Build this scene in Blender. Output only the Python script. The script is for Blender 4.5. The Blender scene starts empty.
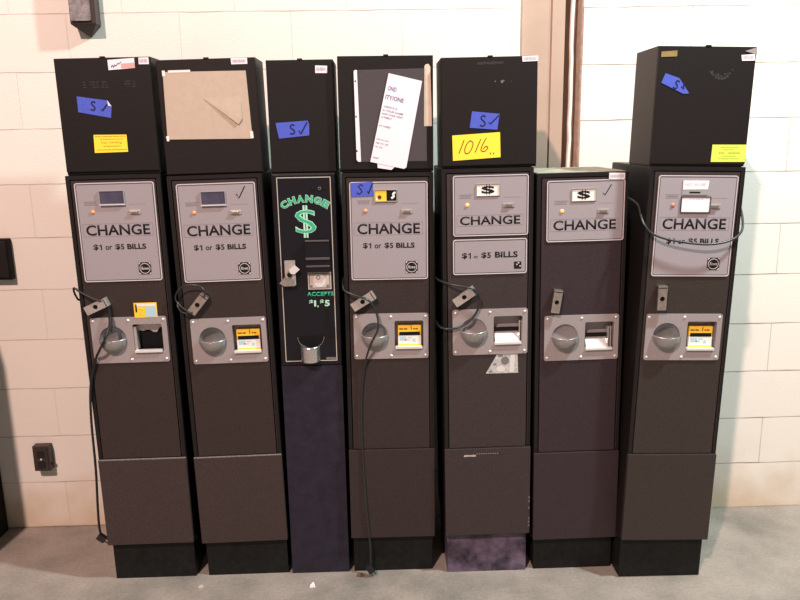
import bpy, bmesh, math, random
from mathutils import Vector, Matrix
random.seed(7)
C = bpy.context.scene.collection
PI = math.pi

# ------------------------------------------------------------------ materials
MATS = {}
def mat(name, col, rough=.5, metal=0.0, spec=.5, vary=0.0, scale=60.0, bump=0.0, vcol=None, alpha=1.0, emit=0.0):
    if name in MATS: return MATS[name]
    m = bpy.data.materials.new(name); m.use_nodes = True
    nt = m.node_tree; b = nt.nodes['Principled BSDF']
    b.inputs['Base Color'].default_value = (*col, 1)
    b.inputs['Roughness'].default_value = rough
    b.inputs['Metallic'].default_value = metal
    b.inputs['Specular IOR Level'].default_value = spec
    b.inputs['Alpha'].default_value = alpha
    if emit:
        b.inputs['Emission Color'].default_value = (*col, 1); b.inputs['Emission Strength'].default_value = emit
    if vary or bump:
        tc = nt.nodes.new('ShaderNodeTexCoord')
        n = nt.nodes.new('ShaderNodeTexNoise'); n.inputs['Scale'].default_value = scale; n.inputs['Detail'].default_value = 6
        n.inputs['Roughness'].default_value = .65
        nt.links.new(tc.outputs['Object'], n.inputs['Vector'])
        if vary:
            r = nt.nodes.new('ShaderNodeValToRGB')
            r.color_ramp.elements[0].position = .33; r.color_ramp.elements[1].position = .68
            c2 = vcol if vcol else tuple(min(1, c*(1+vary)) for c in col)
            c1 = tuple(c*(1-vary*.6) for c in col)
            r.color_ramp.elements[0].color = (*c1, 1); r.color_ramp.elements[1].color = (*c2, 1)
            nt.links.new(n.outputs['Fac'], r.inputs['Fac']); nt.links.new(r.outputs['Color'], b.inputs['Base Color'])
        if bump:
            bp = nt.nodes.new('ShaderNodeBump'); bp.inputs['Strength'].default_value = bump; bp.inputs['Distance'].default_value = .002
            nt.links.new(n.outputs['Fac'], bp.inputs['Height']); nt.links.new(bp.outputs['Normal'], b.inputs['Normal'])
    MATS[name] = m
    return m

M = dict(
 brown=mat('brown_powder_coat', (.029,.0195,.0185), .5, 0, .35, .5, 330, .4),
 brown_low=mat('brown_powder_coat_low', (.040,.027,.026), .5, 0, .35, .5, 330, .4),
 brown5=mat('brown_grey_powder_coat', (.036,.0265,.0265), .5, 0, .35, .5, 330, .4),
 brown6=mat('plum_brown_powder_coat', (.031,.0195,.024), .5, 0, .35, .5, 330, .4),
 brown7=mat('worn_brown_powder_coat', (.034,.025,.0225), .5, 0, .35, .5, 330, .4),
 shell=mat('dark_cabinet_paint', (.009,.0068,.0068), .5, 0, .3, .3, 300, .25),
 box=mat('black_box_paint', (.0075,.0058,.0058), .5, 0, .28, .4, 300, .3),
 box2=mat('brown_black_box_paint', (.010,.0068,.0065), .5, 0, .28, .4, 300, .3),
 navy=mat('blue_black_paint', (.015,.0125,.024), .5, 0, .35, .5, 22, .2),
 bezel=mat('black_bezel_plastic', (.007,.0065,.010), .4, 0, .3),
 plinth=mat('green_black_plinth', (.0042,.0048,.0042), .6, 0, .3, .9, 40, .3),
 plinth_worn=mat('worn_purple_plinth', (.016,.011,.024), .6, 0, .4, .9, 9, .3, (.20,.15,.23)),
 silver=mat('silver_face', (.315,.288,.312), .45, .0, .35, .06, 200),
 valid=mat('brushed_plate', (.33,.295,.30), .42, .15, .5, .06, 120),
 chrome=mat('polished_steel', (.62,.60,.60), .22, .9),
 cup=mat('brushed_cup_steel', (.36,.35,.35), .38, .6, .5, .1, 60),
 steel=mat('satin_steel', (.52,.47,.43), .3, .9, .5, .2, 70),
 greysteel=mat('grey_steel', (.50,.46,.43), .38, .55, .5, .15, 80),
 screw=mat('bright_screw', (.85,.83,.82), .25, .4),
 black=mat('flat_black', (.004,.004,.005), .7, 0, .2),
 ink=mat('black_print', (.012,.011,.014), .6, 0, .2),
 line=mat('dark_line', (.05,.045,.048), .6, 0, .2),
 pale=mat('pale_line', (.62,.58,.60), .5),
 faint=mat('faint_print', (.20,.18,.20), .6, 0, .2),
 redfaint=mat('faint_red_print', (.36,.24,.25), .6, 0, .2),
 blue=mat('blue_tape', (.072,.105,.52), .6, 0, .25, .12, 90),
 blueink=mat('marker_ink', (.012,.014,.07), .6, 0, .2),
 yellow=mat('yellow_paper', (.90,.72,.06), .6, 0, .2),
 lime=mat('lime_paper', (.62,.78,.10), .6, 0, .2),
 redink=mat('red_brown_ink', (.17,.035,.018), .6, 0, .2),
 oliveink=mat('olive_print', (.45,.33,.03), .6, 0, .2),
 limeink=mat('lime_print', (.38,.48,.06), .6, 0, .2),
 white=mat('white_paper', (.80,.76,.82), .6, 0, .2),
 pink=mat('pink_label', (.80,.36,.36), .6, 0, .2),
 gold=mat('gold_label', (.26,.19,.07), .5, 0, .3, .3, 150),
 grey=mat('grey_print', (.38,.35,.40), .6, 0, .2),
 purple=mat('purple_print', (.13,.12,.27), .6, 0, .2),
 card=mat('tan_cardboard', (.49,.395,.32), .75, 0, .15, .06, 40),
 tan=mat('tan_tape', (.62,.52,.42), .5, 0, .3, .1, 30),
 green=mat('green_print', (.03,.42,.24), .5, 0, .3),
 mint=mat('pale_green_print', (.42,.72,.55), .5, 0, .3),
 amber=mat('amber_lens', (.85,.36,.13), .3, 0, .5),
 amber_lit=mat('lit_amber_lens', (.95,.55,.16), .3, 0, .5, emit=.35),
 orange=mat('red_lens', (.62,.22,.14), .4, 0, .5),
 window=mat('dark_window', (.07,.065,.10), .15, 0, .5, .25, 40),
 ylabel=mat('amber_label', (.95,.60,.05), .5, 0, .3),
 wlabel=mat('white_label', (.80,.78,.74), .4, 0, .4),
 bluelabel=mat('pale_blue_print', (.40,.62,.72), .5, 0, .3),
 cord=mat('black_rubber', (.012,.012,.014), .45, 0, .45),
 greycord=mat('grey_cord', (.022,.024,.026), .35, 0, .5),
 bill=mat('bill_print', (.44,.43,.43), .6, 0, .2, .35, 160),
 billdark=mat('bill_dark_print', (.17,.165,.165), .6, 0, .2),
 billpale=mat('bill_pale_print', (.64,.62,.61), .6, 0, .2),
 plaque=mat('cream_plaque', (.50,.45,.39), .5, 0, .3),
 outlet=mat('dark_metal_outlet', (.055,.042,.040), .45, .3, .5, .3, 90),
 dark=mat('dark_metal', (.045,.030,.026), .4, .2, .5, .2, 60),
 scuff_and_glint=mat('pale_scuff_and_glint', (.16,.14,.14), .7, 0, .2, .5, 120),  # scuffs and chips, also the painted glint along two lower panels
 chip=mat('bare_chip', (.45,.40,.38), .6, 0, .3),
 column=mat('cream_column_paint', (.44,.315,.25), .6, 0, .3, .06, 8),
 caulk=mat('white_caulk', (.80,.78,.72), .6, 0, .3),
 jamb=mat('bare_brown_mortar', (.62,.48,.40), .85, 0, .2, .3, 30),
 dusty=mat('dusty_top', (.30,.29,.235), .75, 0, .2, .3, 25),
 leaf=mat('dry_brown_litter', (.12,.075,.05), .8, 0, .2),
)
def glassy(name, col, fac, rough):
    m = bpy.data.materials.new(name); m.use_nodes = True; nt = m.node_tree
    for n in list(nt.nodes): nt.nodes.remove(n)
    o = nt.nodes.new('ShaderNodeOutputMaterial'); mx = nt.nodes.new('ShaderNodeMixShader')
    t = nt.nodes.new('ShaderNodeBsdfTransparent'); p = nt.nodes.new('ShaderNodeBsdfPrincipled')
    p.inputs['Base Color'].default_value = (*col, 1); p.inputs['Roughness'].default_value = rough
    mx.inputs[0].default_value = fac
    nt.links.new(t.outputs[0], mx.inputs[1]); nt.links.new(p.outputs[0], mx.inputs[2]); nt.links.new(mx.outputs[0], o.inputs[0])
    return m
M['sleeve'] = glassy('clear_plastic_sleeve', (.36,.31,.34), .10, .25)
M['lens'] = mat('rippled_lens', (.30,.26,.26), .12, .25, .8, .5, 50, .9)

def wall_material(name, shift, upright, joint=((.50,.42,.36),(.70,.65,.585))):
    m = bpy.data.materials.new(name); m.use_nodes = True; nt = m.node_tree; b = nt.nodes['Principled BSDF']
    L = nt.links.new; N = nt.nodes.new
    tc = N('ShaderNodeTexCoord'); sep = N('ShaderNodeSeparateXYZ'); L(tc.outputs['Object'], sep.inputs[0])
    wob = N('ShaderNodeTexNoise'); wob.inputs['Scale'].default_value = 9; L(tc.outputs['Object'], wob.inputs['Vector'])
    wm = N('ShaderNodeMath'); wm.operation = 'MULTIPLY_ADD'; L(wob.outputs['Fac'], wm.inputs[0]); wm.inputs[1].default_value = .006
    L(sep.outputs['Z'], wm.inputs[2])
    ax = N('ShaderNodeMath'); ax.operation = 'ADD'; L(sep.outputs['X'], ax.inputs[0]); ax.inputs[1].default_value = shift
    az = N('ShaderNodeMath'); az.operation = 'ADD'; L(wm.outputs[0], az.inputs[0]); az.inputs[1].default_value = -.003
    cb = N('ShaderNodeCombineXYZ'); L(ax.outputs[0], cb.inputs[0]); L(az.outputs[0], cb.inputs[1])
    br = N('ShaderNodeTexBrick'); L(cb.outputs[0], br.inputs['Vector'])
    br.offset = .5; br.inputs['Scale'].default_value = 1; br.inputs['Brick Width'].default_value = .4064
    br.inputs['Row Height'].default_value = .2032; br.inputs['Mortar Size'].default_value = .0022; br.inputs['Mortar Smooth'].default_value = .45
    br.inputs['Color1'].default_value = (.80,.765,.70,1); br.inputs['Color2'].default_value = (.775,.745,.685,1)
    # mortar darkness varies along the joints
    mn = N('ShaderNodeTexNoise'); mn.inputs['Scale'].default_value = 5; mn.inputs['Detail'].default_value = 4; L(tc.outputs['Object'], mn.inputs['Vector'])
    mr = N('ShaderNodeValToRGB'); L(mn.outputs['Fac'], mr.inputs[0])
    mr.color_ramp.elements[0].position = .35; mr.color_ramp.elements[0].color = (*joint[0],1)
    mr.color_ramp.elements[1].position = .62; mr.color_ramp.elements[1].color = (*joint[1],1)
    L(mr.outputs[0], br.inputs['Mortar'])
    # the upright joints are mostly filled with paint, the bed joints show more
    up = N('ShaderNodeMix'); up.data_type = 'RGBA'; up.inputs[0].default_value = upright; up.inputs[6].default_value = (.785,.75,.69,1)
    L(mr.outputs[0], up.inputs[7]); L(up.outputs[2], br.inputs['Mortar'])
    dv = N('ShaderNodeMath'); dv.operation = 'DIVIDE'; L(az.outputs[0], dv.inputs[0]); dv.inputs[1].default_value = .2032
    fr = N('ShaderNodeMath'); fr.operation = 'PINGPONG'; L(dv.outputs[0], fr.inputs[0]); fr.inputs[1].default_value = .5
    hl = N('ShaderNodeMapRange'); L(fr.outputs[0], hl.inputs[0]); hl.inputs[1].default_value = .004; hl.inputs[2].default_value = .016; hl.inputs[3].default_value = 1; hl.inputs[4].default_value = 0
    bed = N('ShaderNodeMix'); bed.data_type = 'RGBA'; L(hl.outputs[0], bed.inputs[0]); L(br.outputs['Color'], bed.inputs[6]); L(mr.outputs[0], bed.inputs[7])
    # grime with its own ragged edge low on the wall, and faint smudges
    gn = N('ShaderNodeTexNoise'); gn.inputs['Scale'].default_value = 6; gn.inputs['Detail'].default_value = 6; L(tc.outputs['Object'], gn.inputs['Vector'])
    ga = N('ShaderNodeMath'); ga.operation = 'MULTIPLY_ADD'; L(gn.outputs['Fac'], ga.inputs[0]); ga.inputs[1].default_value = -.42; L(sep.outputs['Z'], ga.inputs[2])
    gr = N('ShaderNodeMapRange'); L(ga.outputs[0], gr.inputs[0]); gr.inputs[1].default_value = -.22; gr.inputs[2].default_value = .03
    gr.inputs[3].default_value = .62; gr.inputs[4].default_value = 0
    mx = N('ShaderNodeMix'); mx.data_type = 'RGBA'; L(gr.outputs[0], mx.inputs[0]); L(bed.outputs[2], mx.inputs[6]); mx.inputs[7].default_value = (.50,.36,.20,1)
    sn = N('ShaderNodeTexNoise'); sn.inputs['Scale'].default_value = 2.2; sn.inputs['Detail'].default_value = 5; L(tc.outputs['Object'], sn.inputs['Vector'])
    sr = N('ShaderNodeMapRange'); L(sn.outputs['Fac'], sr.inputs[0]); sr.inputs[1].default_value = .58; sr.inputs[2].default_value = .8; sr.inputs[4].default_value = .22
    mx2 = N('ShaderNodeMix'); mx2.data_type = 'RGBA'; L(sr.outputs[0], mx2.inputs[0]); L(mx.outputs[2], mx2.inputs[6]); mx2.inputs[7].default_value = (.62,.56,.50,1)
    L(mx2.outputs[2], b.inputs['Base Color'])
    fn = N('ShaderNodeTexNoise'); fn.inputs['Scale'].default_value = 130; fn.inputs['Detail'].default_value = 3; L(tc.outputs['Object'], fn.inputs['Vector'])
    b1 = N('ShaderNodeBump'); b1.inputs['Strength'].default_value = .25; b1.inputs['Distance'].default_value = .003; L(fn.outputs['Fac'], b1.inputs['Height'])
    iv = N('ShaderNodeMath'); iv.operation = 'SUBTRACT'; iv.inputs[0].default_value = 1; L(br.outputs['Fac'], iv.inputs[1])
    b2 = N('ShaderNodeBump'); b2.inputs['Strength'].default_value = .5; b2.inputs['Distance'].default_value = .004; L(iv.outputs[0], b2.inputs['Height']); L(b1.outputs[0], b2.inputs['Normal'])
    L(b2.outputs[0], b.inputs['Normal'])
    b.inputs['Roughness'].default_value = .6; b.inputs['Specular IOR Level'].default_value = .3
    return m
def floor_material():
    m = bpy.data.materials.new('worn_concrete'); m.use_nodes = True; nt = m.node_tree; b = nt.nodes['Principled BSDF']
    L = nt.links.new; N = nt.nodes.new
    tc = N('ShaderNodeTexCoord')
    n1 = N('ShaderNodeTexNoise'); n1.inputs['Scale'].default_value = 3.2; n1.inputs['Detail'].default_value = 8; n1.inputs['Roughness'].default_value = .6; L(tc.outputs['Object'], n1.inputs['Vector'])
    r1 = N('ShaderNodeValToRGB'); L(n1.outputs['Fac'], r1.inputs[0]); e = r1.color_ramp.elements
    e[0].position = .34; e[0].color = (.185,.172,.150,1); e[1].position = .66; e[1].color = (.34,.30,.262,1)
    x = r1.color_ramp.elements.new(.5); x.color = (.275,.245,.215,1)
    n2 = N('ShaderNodeTexNoise'); n2.inputs['Scale'].default_value = 90; n2.inputs['Detail'].default_value = 5; L(tc.outputs['Object'], n2.inputs['Vector'])
    r2 = N('ShaderNodeMapRange'); L(n2.outputs['Fac'], r2.inputs[0]); r2.inputs[1].default_value = .3; r2.inputs[2].default_value = .7; r2.inputs[3].default_value = .88; r2.inputs[4].default_value = 1.1
    mx = N('ShaderNodeMix'); mx.data_type = 'RGBA'; mx.blend_type = 'MULTIPLY'; mx.inputs[0].default_value = 1; L(r1.outputs[0], mx.inputs[6]); L(r2.outputs[0], mx.inputs[7])
    L(mx.outputs[2], b.inputs['Base Color'])
    bp = N('ShaderNodeBump'); bp.inputs['Strength'].default_value = .25; bp.inputs['Distance'].default_value = .003; L(n2.outputs['Fac'], bp.inputs['Height']); L(bp.outputs[0], b.inputs['Normal'])
    b.inputs['Roughness'].default_value = .55; b.inputs['Specular IOR Level'].default_value = .35
    return m

# ------------------------------------------------------------------ mesh helpers
class MB:
    def __init__(s): s.bm = bmesh.new()
    def box(s, x0, x1, y0, y1, z0, z1, bev=0.0):
        r = bmesh.ops.create_cube(s.bm, size=1); vs = r['verts']
        for v in vs:
            v.co = Vector(((x0+x1)/2+v.co.x*(x1-x0), (y0+y1)/2+v.co.y*(y1-y0), (z0+z1)/2+v.co.z*(z1-z0)))
        if bev:
            es = list({e for v in vs for e in v.link_edges})
            bmesh.ops.bevel(s.bm, geom=es, offset=bev, segments=2, affect='EDGES', profile=.6)
        return s
    def poly(s, pts, y0, y1, holes=()):
        """a plate in the x-z plane with an outline, holes and a thickness from y0 (front) to y1 (back)"""
        loops = [list(pts)] + [list(h) for h in holes]
        edges = []
        for lp in loops:
            vs = [s.bm.verts.new((x, y0, z)) for x, z in lp]
            edges += [s.bm.edges.new((vs[i], vs[(i+1) % len(vs)])) for i in range(len(vs))]
        r = bmesh.ops.triangle_fill(s.bm, use_beauty=True, use_dissolve=False, edges=edges, normal=(0,-1,0))
        fs = [f for f in r['geom'] if isinstance(f, bmesh.types.BMFace)]
        for f in fs:
            f.normal_update()
            if f.normal.y > 0: f.normal_flip()
        back = bmesh.ops.duplicate(s.bm, geom=fs)
        vm = back['vert_map']
        bf = [g for g in back['geom'] if isinstance(g, bmesh.types.BMFace)]
        for g in back['geom']:
            if isinstance(g, bmesh.types.BMVert): g.co.y = y1
        for f in bf: f.normal_flip()
        for e in edges:
            a, b = e.verts
            try: s.bm.faces.new((a, b, vm[b], vm[a]))
            except Exception: pass
        return s
    def rrect(s, x0, x1, z0, z1, r, y0, y1, holes=()):
        return s.poly(rr(x0, x1, z0, z1, r), y0, y1, holes)
    def tube(s, pts, rad, n=8, sy=1.0, smooth=True, sub=4):
        P = [Vector(p) for p in pts]
        if smooth and len(P) > 2: P = spline(P, sub)
        rings = []; up = None
        for i, p in enumerate(P):
            t = (P[min(i+1, len(P)-1)] - P[max(i-1, 0)])
            if t.length < 1e-9: t = Vector((0,0,1))
            t.normalize()
            if up is None:
                up = Vector((0,1,0)) if abs(t.y) < .9 else Vector((1,0,0))
            a = t.cross(up)
            if a.length < 1e-6: a = t.cross(Vector((1,0,0)))
            a.normalize(); up = a.cross(t).normalized()
            ring = []
            for k in range(n):
                d = a*math.cos(2*PI*k/n)*rad + up*math.sin(2*PI*k/n)*rad
                if sy != 1: d.y *= sy
                ring.append(s.bm.verts.new(p + d))
            rings.append(ring)
        for r0, r1 in zip(rings, rings[1:]):
            for k in range(n): s.bm.faces.new((r0[k], r0[(k+1) % n], r1[(k+1) % n], r1[k]))
        s.bm.faces.new(rings[0][::-1]); s.bm.faces.new(rings[-1])
        return s
    def revolve_y(s, prof, cx, cz, n=28, a0=0.0, a1=2*PI):
        """profile of (radius, y) turned about an axis along y"""
        full = abs(a1-a0-2*PI) < 1e-6; k = n if full else n+1
        rows = []
        for r, y in prof:
            rows.append([s.bm.verts.new((cx+r*math.cos(a0+(a1-a0)*i/n), y, cz+r*math.sin(a0+(a1-a0)*i/n))) for i in range(k)])
        for p, q in zip(rows, rows[1:]):
            for i in range(n):
                j = (i+1) % k
                try: s.bm.faces.new((p[i], p[j], q[j], q[i]))
                except Exception: pass
        return s
    def build(s, name, m, parent=None, smooth=False, rot=None, solid=0.0):
        bmesh.ops.remove_doubles(s.bm, verts=s.bm.verts, dist=1e-6)
        bmesh.ops.recalc_face_normals(s.bm, faces=s.bm.faces)
        if rot:
            (cx, cz), a = rot
            bmesh.ops.rotate(s.bm, verts=s.bm.verts, cent=(cx,0,cz), matrix=Matrix.Rotation(-a, 3, 'Y'))
        me = bpy.data.meshes.new(name); s.bm.to_mesh(me); s.bm.free()
        if smooth:
            for p in me.polygons: p.use_smooth = True
        me.materials.append(m)
        o = bpy.data.objects.new(name, me); C.objects.link(o)
        if parent: o.parent = parent
        if solid:
            md = o.modifiers.new('thickness', 'SOLIDIFY'); md.thickness = solid; md.offset = 0
        return o
def spline(P, sub):
    out = []
    for i in range(len(P)-1):
        p0 = P[max(i-1,0)]; p1 = P[i]; p2 = P[i+1]; p3 = P[min(i+2, len(P)-1)]
        for k in range(sub):
            t = k/sub
            out.append(.5*((2*p1)+(p2-p0)*t+(2*p0-5*p1+4*p2-p3)*t*t+(3*p1-p0-3*p2+p3)*t**3))
    return out + [P[-1]]
def rr(x0, x1, z0, z1, r, n=5):
    pts = []
    for cx, cz, a in ((x1-r,z1-r,0),(x0+r,z1-r,PI/2),(x0+r,z0+r,PI),(x1-r,z0+r,1.5*PI)):
        for i in range(n+1): pts.append((cx+r*math.cos(a+PI/2*i/n), cz+r*math.sin(a+PI/2*i/n)))
    return pts
def circ(cx, cz, r, n=28): return [(cx+r*math.cos(2*PI*i/n), cz+r*math.sin(2*PI*i/n)) for i in range(n)]
def ring(mb, x0, x1, z0, z1, r, w, y0, y1):
    return mb.rrect(x0, x1, z0, z1, r, y0, y1, [rr(x0+w, x1-w, z0+w, z1-w, max(r-w, .0005))])

def text_geo(txt, x0, x1, z0, z1, y, bold=0.0, shear=0.0, thick=.0003):
    cu = bpy.data.curves.new('t', 'FONT'); cu.body = txt; cu.offset = bold; cu.shear = shear; cu.resolution_u = 3
    o = bpy.data.objects.new('t', cu); C.objects.link(o)
    dg = bpy.context.evaluated_depsgraph_get()
    me = bpy.data.meshes.new_from_object(o.evaluated_get(dg)); C.objects.unlink(o); bpy.data.objects.remove(o)
    xs = [v.co.x for v in me.vertices]; ys = [v.co.y for v in me.vertices]
    a, b, c, d = min(xs), max(xs), min(ys), max(ys)
    for v in me.vertices:
        v.co = Vector((x0+(v.co.x-a)/(b-a)*(x1-x0), y, z0+(v.co.y-c)/(d-c)*(z1-z0)))
    return me
def add_me(mb, me, M3=None):
    mb.bm.from_mesh(me); bpy.data.meshes.remove(me); return mb
def lettering(items, name, m, parent, rot=None, extra=None):
    """items: (text, x0, x1, z0, z1, y, bold, shear)"""
    mb = MB()
    for it in items: add_me(mb, text_geo(*it))
    if extra: one(*extra, mb)
    # flat letters get a hair of thickness
    r = bmesh.ops.extrude_face_region(mb.bm, geom=list(mb.bm.faces))
    for g in r['geom']:
        if isinstance(g, bmesh.types.BMVert): g.co.y -= .0003
    return mb.build(name, m, parent, rot=rot)
def tag(o, label, cat, group=None, kind=None):
    if label: o['label'] = label
    if cat: o['category'] = cat
    if group: o['group'] = group
    if kind: o['kind'] = kind
    return o
def thing(name, loc, label, cat, group=None, lean=0.0, yaw=0.0):
    o = bpy.data.objects.new(name, None); C.objects.link(o); o.empty_display_size = .1
    o.location = loc; o.rotation_euler = (0, lean, yaw)
    return tag(o, label, cat, group)
def structure(o): o['kind'] = 'structure'; return o

# ------------------------------------------------------------------ setting
fm = floor_material()
structure(MB().box(-6, 6, -9, .4, -.2, 0).build('floor', fm))
XL, XR = .535, .770                                      # the slot in the wall that holds the steel column
structure(MB().box(-4.5, XL, 0, .2, 0, 3.4, .006).build('wall_left', wall_material('painted_block_left', .7176, .25)))
structure(MB().box(XR, 5, 0, .2, 0, 3.4).build('wall_right', wall_material('painted_block_right', -1.1757+4*.4064, .6, ((.23,.19,.16),(.55,.50,.445)))))
col = MB()
col.box(XL, .648, .030, .2, 0, 3.4); col.box(.648, .660, .036, .2, 0, 3.4); col.box(.660, .708, .030, .2, 0, 3.4); col.box(.708, XR, .110, .2, 0, 3.4)
structure(col.build('trim_1', M['column']))
ck = MB(); pts = []
for i in range(60):
    z = 3.4*i/59; pts.append((.738+random.uniform(-.003,.003), .034, z))
ck.tube(pts, .0085, 6, smooth=False)
structure(ck.build('trim_2', M['caulk']))
structure(MB().box(XR-.004, XR+.0005, .004, .2, 0, 3.4).build('trim_3', M['jamb']))

# black panel and cabinet cut off by the left border
t = thing('wall_panel', (-1.50, -.03, 1.142), 'small black square panel fixed on the pale wall at the left border', 'wall panel')
MB().box(-.09, .078, 0, .028, -.079, .079, .003).build('cover', M['dark_panel'] if 'dark_panel' in M else M['black'], t)
MB().box(-.083, .070, -.004, 0, -.071, .071, .002).build('face', mat('black_panel_face', (.012,.010,.009), .5, 0, .3, .3, 80), t)
t = thing('floor_cabinet', (-1.780, -.51, 0), 'black cabinet standing on the floor at the left border, only its dark edge in view', 'cabinet')
MB().box(-.2, .2, .01, .50, .0, 1.2, .004).build('body', M['black'], t)
MB().box(-.195, .195, 0, .01, .03, 1.19, .003).build('door', M['shell'], t)

# fixture high on the wall
t = thing('wall_light', (-1.043, -.001, 1.982), 'dark metal wall light with rippled glossy front, high on the wall above the leftmost machine', 'light fixture')
hb = MB()
fr = [(-.062,-.055,.02),(.05,-.055,.02),(.05,-.055,.30),(-.062,-.055,.30)]; bk = [(-.040,0,.0),(.028,0,.0),(.028,0,.30),(-.040,0,.30)]
hb.box(-.046, .046, -.055, -.004, .006, .30, .004)
hb.build('housing', M['dark'], t)
w = MB(); vs = [w.bm.verts.new(p) for p in [(-.044,-.053,.006),(.044,-.053,.006),(.044,-.0,.006),(-.044,-.0,.006),(.006,-.004,-.034)]]
for f in ((0,1,4),(1,2,4),(2,3,4),(3,0,4),(3,2,1,0)): w.bm.faces.new([vs[i] for i in f])
w.build('tapered_bottom', M['dark'], t)
MB().rrect(-.040, .030, .017, .30, .006, -.063, -.05).build('lens', M['lens'], t)

# outlet
t = thing('wall_outlet', (-1.392, -.001, .322), 'dark metal outlet box low on the wall left of the machines', 'outlet')
MB().box(-.036, .030, -.036, 0, -.052, .056, .003).build('box', M['outlet'], t)
o = MB(); o.rrect(-.032, .024, -.049, .053, .003, -.039, -.036); o.build('cover_plate', M['outlet'], t)
for z in (-.022, .022):
    s = MB(); s.rrect(-.018, .012, z-.015, z+.015, .007, -.0415, -.039); s.build('receptacle', mat('black_receptacle', (.015,.012,.012), .5), t)
MB().revolve_y([(0,-.043),(.004,-.042),(.005,-.039)], -.003, 0, 12).build('screw', M['screw'], t)
MB().box(.030, .038, -.02, -.012, -.032, -.024, .001).build('knockout_stub', M['outlet'], t)

# ------------------------------------------------------------------ change machines
GROUP = 'change machines standing in a row'
GBOX = 'boxes on top of the change machines'

def emblem(parent, cx, cz, s=.0205, y=-.0046):
    MB().poly([(cx-s,cz-s),(cx+s,cz-s),(cx+s,cz+s),(cx-s,cz+s)], y-.0004, y).build('emblem', M['ink'], parent)
    e = parent.children[-1] if False else [c for c in bpy.data.objects if c.name.startswith('emblem')][-1]
    return e
def strokes(polys, name, m, parent, rad=.0016, y=-.002, smooth=True):
    mb = MB()
    for p in polys: mb.tube([(x, y, z) for x, z in p], rad, 6, .25, smooth)
    return mb.build(name, m, parent)

def face_plate(root, x0, x1, z0, z1, name='face_plate', r=.008):
    p = MB().rrect(x0, x1, z0, z1, r, -.0045, -.001).build(name, M['silver'], root)
    b = MB(); ring(b, x0+.0005, x1-.0005, z0+.0005, z1-.0005, r, .0022, -.0053, -.0045); b.build('rim', M['pale'], p)
    b = MB(); ring(b, x0+.0045, x1-.0045, z0+.0045, z1-.0045, r*.7, .0016, -.0049, -.0045); b.build('border_line', M['line'], p)
    return p
Y = -.0047
def logo(p, cx, cz, s=.0205):
    e = MB().poly([(cx-s,cz-s),(cx+s,cz-s),(cx+s,cz+s),(cx-s,cz+s)], Y-.0005, Y+.0002).build('emblem', M['ink'], p)
    b = MB(); n = 24
    b.poly(circ(cx, cz, s*.86, n), Y-.0009, Y-.0005, [circ(cx, cz, s*.77, n)])
    for sx in (-1, 1):
        for sz in (-1, 1):
            b.poly([(cx+sx*s*.95, cz+sz*s*.95), (cx+sx*s*.62, cz+sz*s*.95), (cx+sx*s*.95, cz+sz*s*.62)], Y-.0009, Y-.0005)
    add_me(b, text_geo('Rowe', cx-s*.62, cx+s*.62, cz-s*.22, cz+s*.28, Y-.0008, .01, .3))
    b.build('emblem_print', M['pale'], p)
def face_fittings(p, d, cx, light='amber', small=True, low=0.0, fx=0.0):
    """indicator lamp, coin-return key lock and their faint captions; d shifts heights"""
    z = 1.343+d
    l = MB(); l.revolve_y([(0,-.0095),(.004,-.0088),(.0065,-.0065),(.0068,-.0045)], -.074+fx, z-low, 14); l.build('indicator_lamp', M[light], p, True)
    k = MB(); k.box(.044+fx, .082+fx, -.0075, -.0045, z-low-.010, z-low+.004, .001); k.build('keyhole_cover', M['greysteel'], p)
    s = MB(); s.box(.050+fx, .074+fx, -.013, -.0075, z-low-.006, z-low+.001, .0015); s.build('latch_tab', M['steel'], p)
    f = MB()
    for (a, b_, zz) in ((-.100,-.056,1.3765),(-.097,-.060,1.3715),(-.100,-.058,1.3665)):
        x = a
        while x < b_-.003:
            w = random.uniform(.003,.007); f.box(x+fx, min(x+w, b_)+fx, Y-.0003, Y+.0002, zz+d-low-.0011, zz+d-low+.0011); x += w+.0018
    f.build('caption', M['faint'], p)
    f = MB(); x = .048
    while x < .099:
        w = random.uniform(.003,.008); f.box(x+fx, x+w+fx, Y-.0003, Y+.0002, 1.3655+d-low, 1.3680+d-low); x += w+.0022
    f.build('caption', M['redfaint'], p)
def change_word(p, x0, x1, z0, z1, boxed=True):
    lettering([('CHANGE', x0, x1, z0, z1, Y, .018, 0)], 'lettering', M['ink'], p)
    if boxed:
        b = MB(); ring(b, x0-.010, x1+.010, z0-.0035, z1+.0035, .001, .0007, -.0049, -.0045); b.build('word_box', M['faint'], p)
def dollar_window(p, x0, x1, z0, z1):
    w = MB(); ring(w, x0, x1, z0, z1, .001, .002, -.0085, -.0045); w.build('window_frame', M['greysteel'], p)
    g = MB().poly(rr(x0+.002, x1-.002, z0+.002, z1-.002, .0008), -.0052, -.0044).build('window_insert', M['wlabel'], p)
    cx = (x0+x1)/2; h = (z1-z0); c = (z0+z1)/2
    mb = MB(); add_me(mb, text_geo('S', cx-.022, cx+.022, c-h*.30, c+h*.30, -.0056, .045))
    mb.box(cx-.0065, cx-.0035, -.0058, -.0055, c-h*.38, c+h*.38); mb.box(cx+.0035, cx+.0065, -.0058, -.0055, c-h*.38, c+h*.38)
    mb.build('dollar_sign', M['ink'], p)

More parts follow.
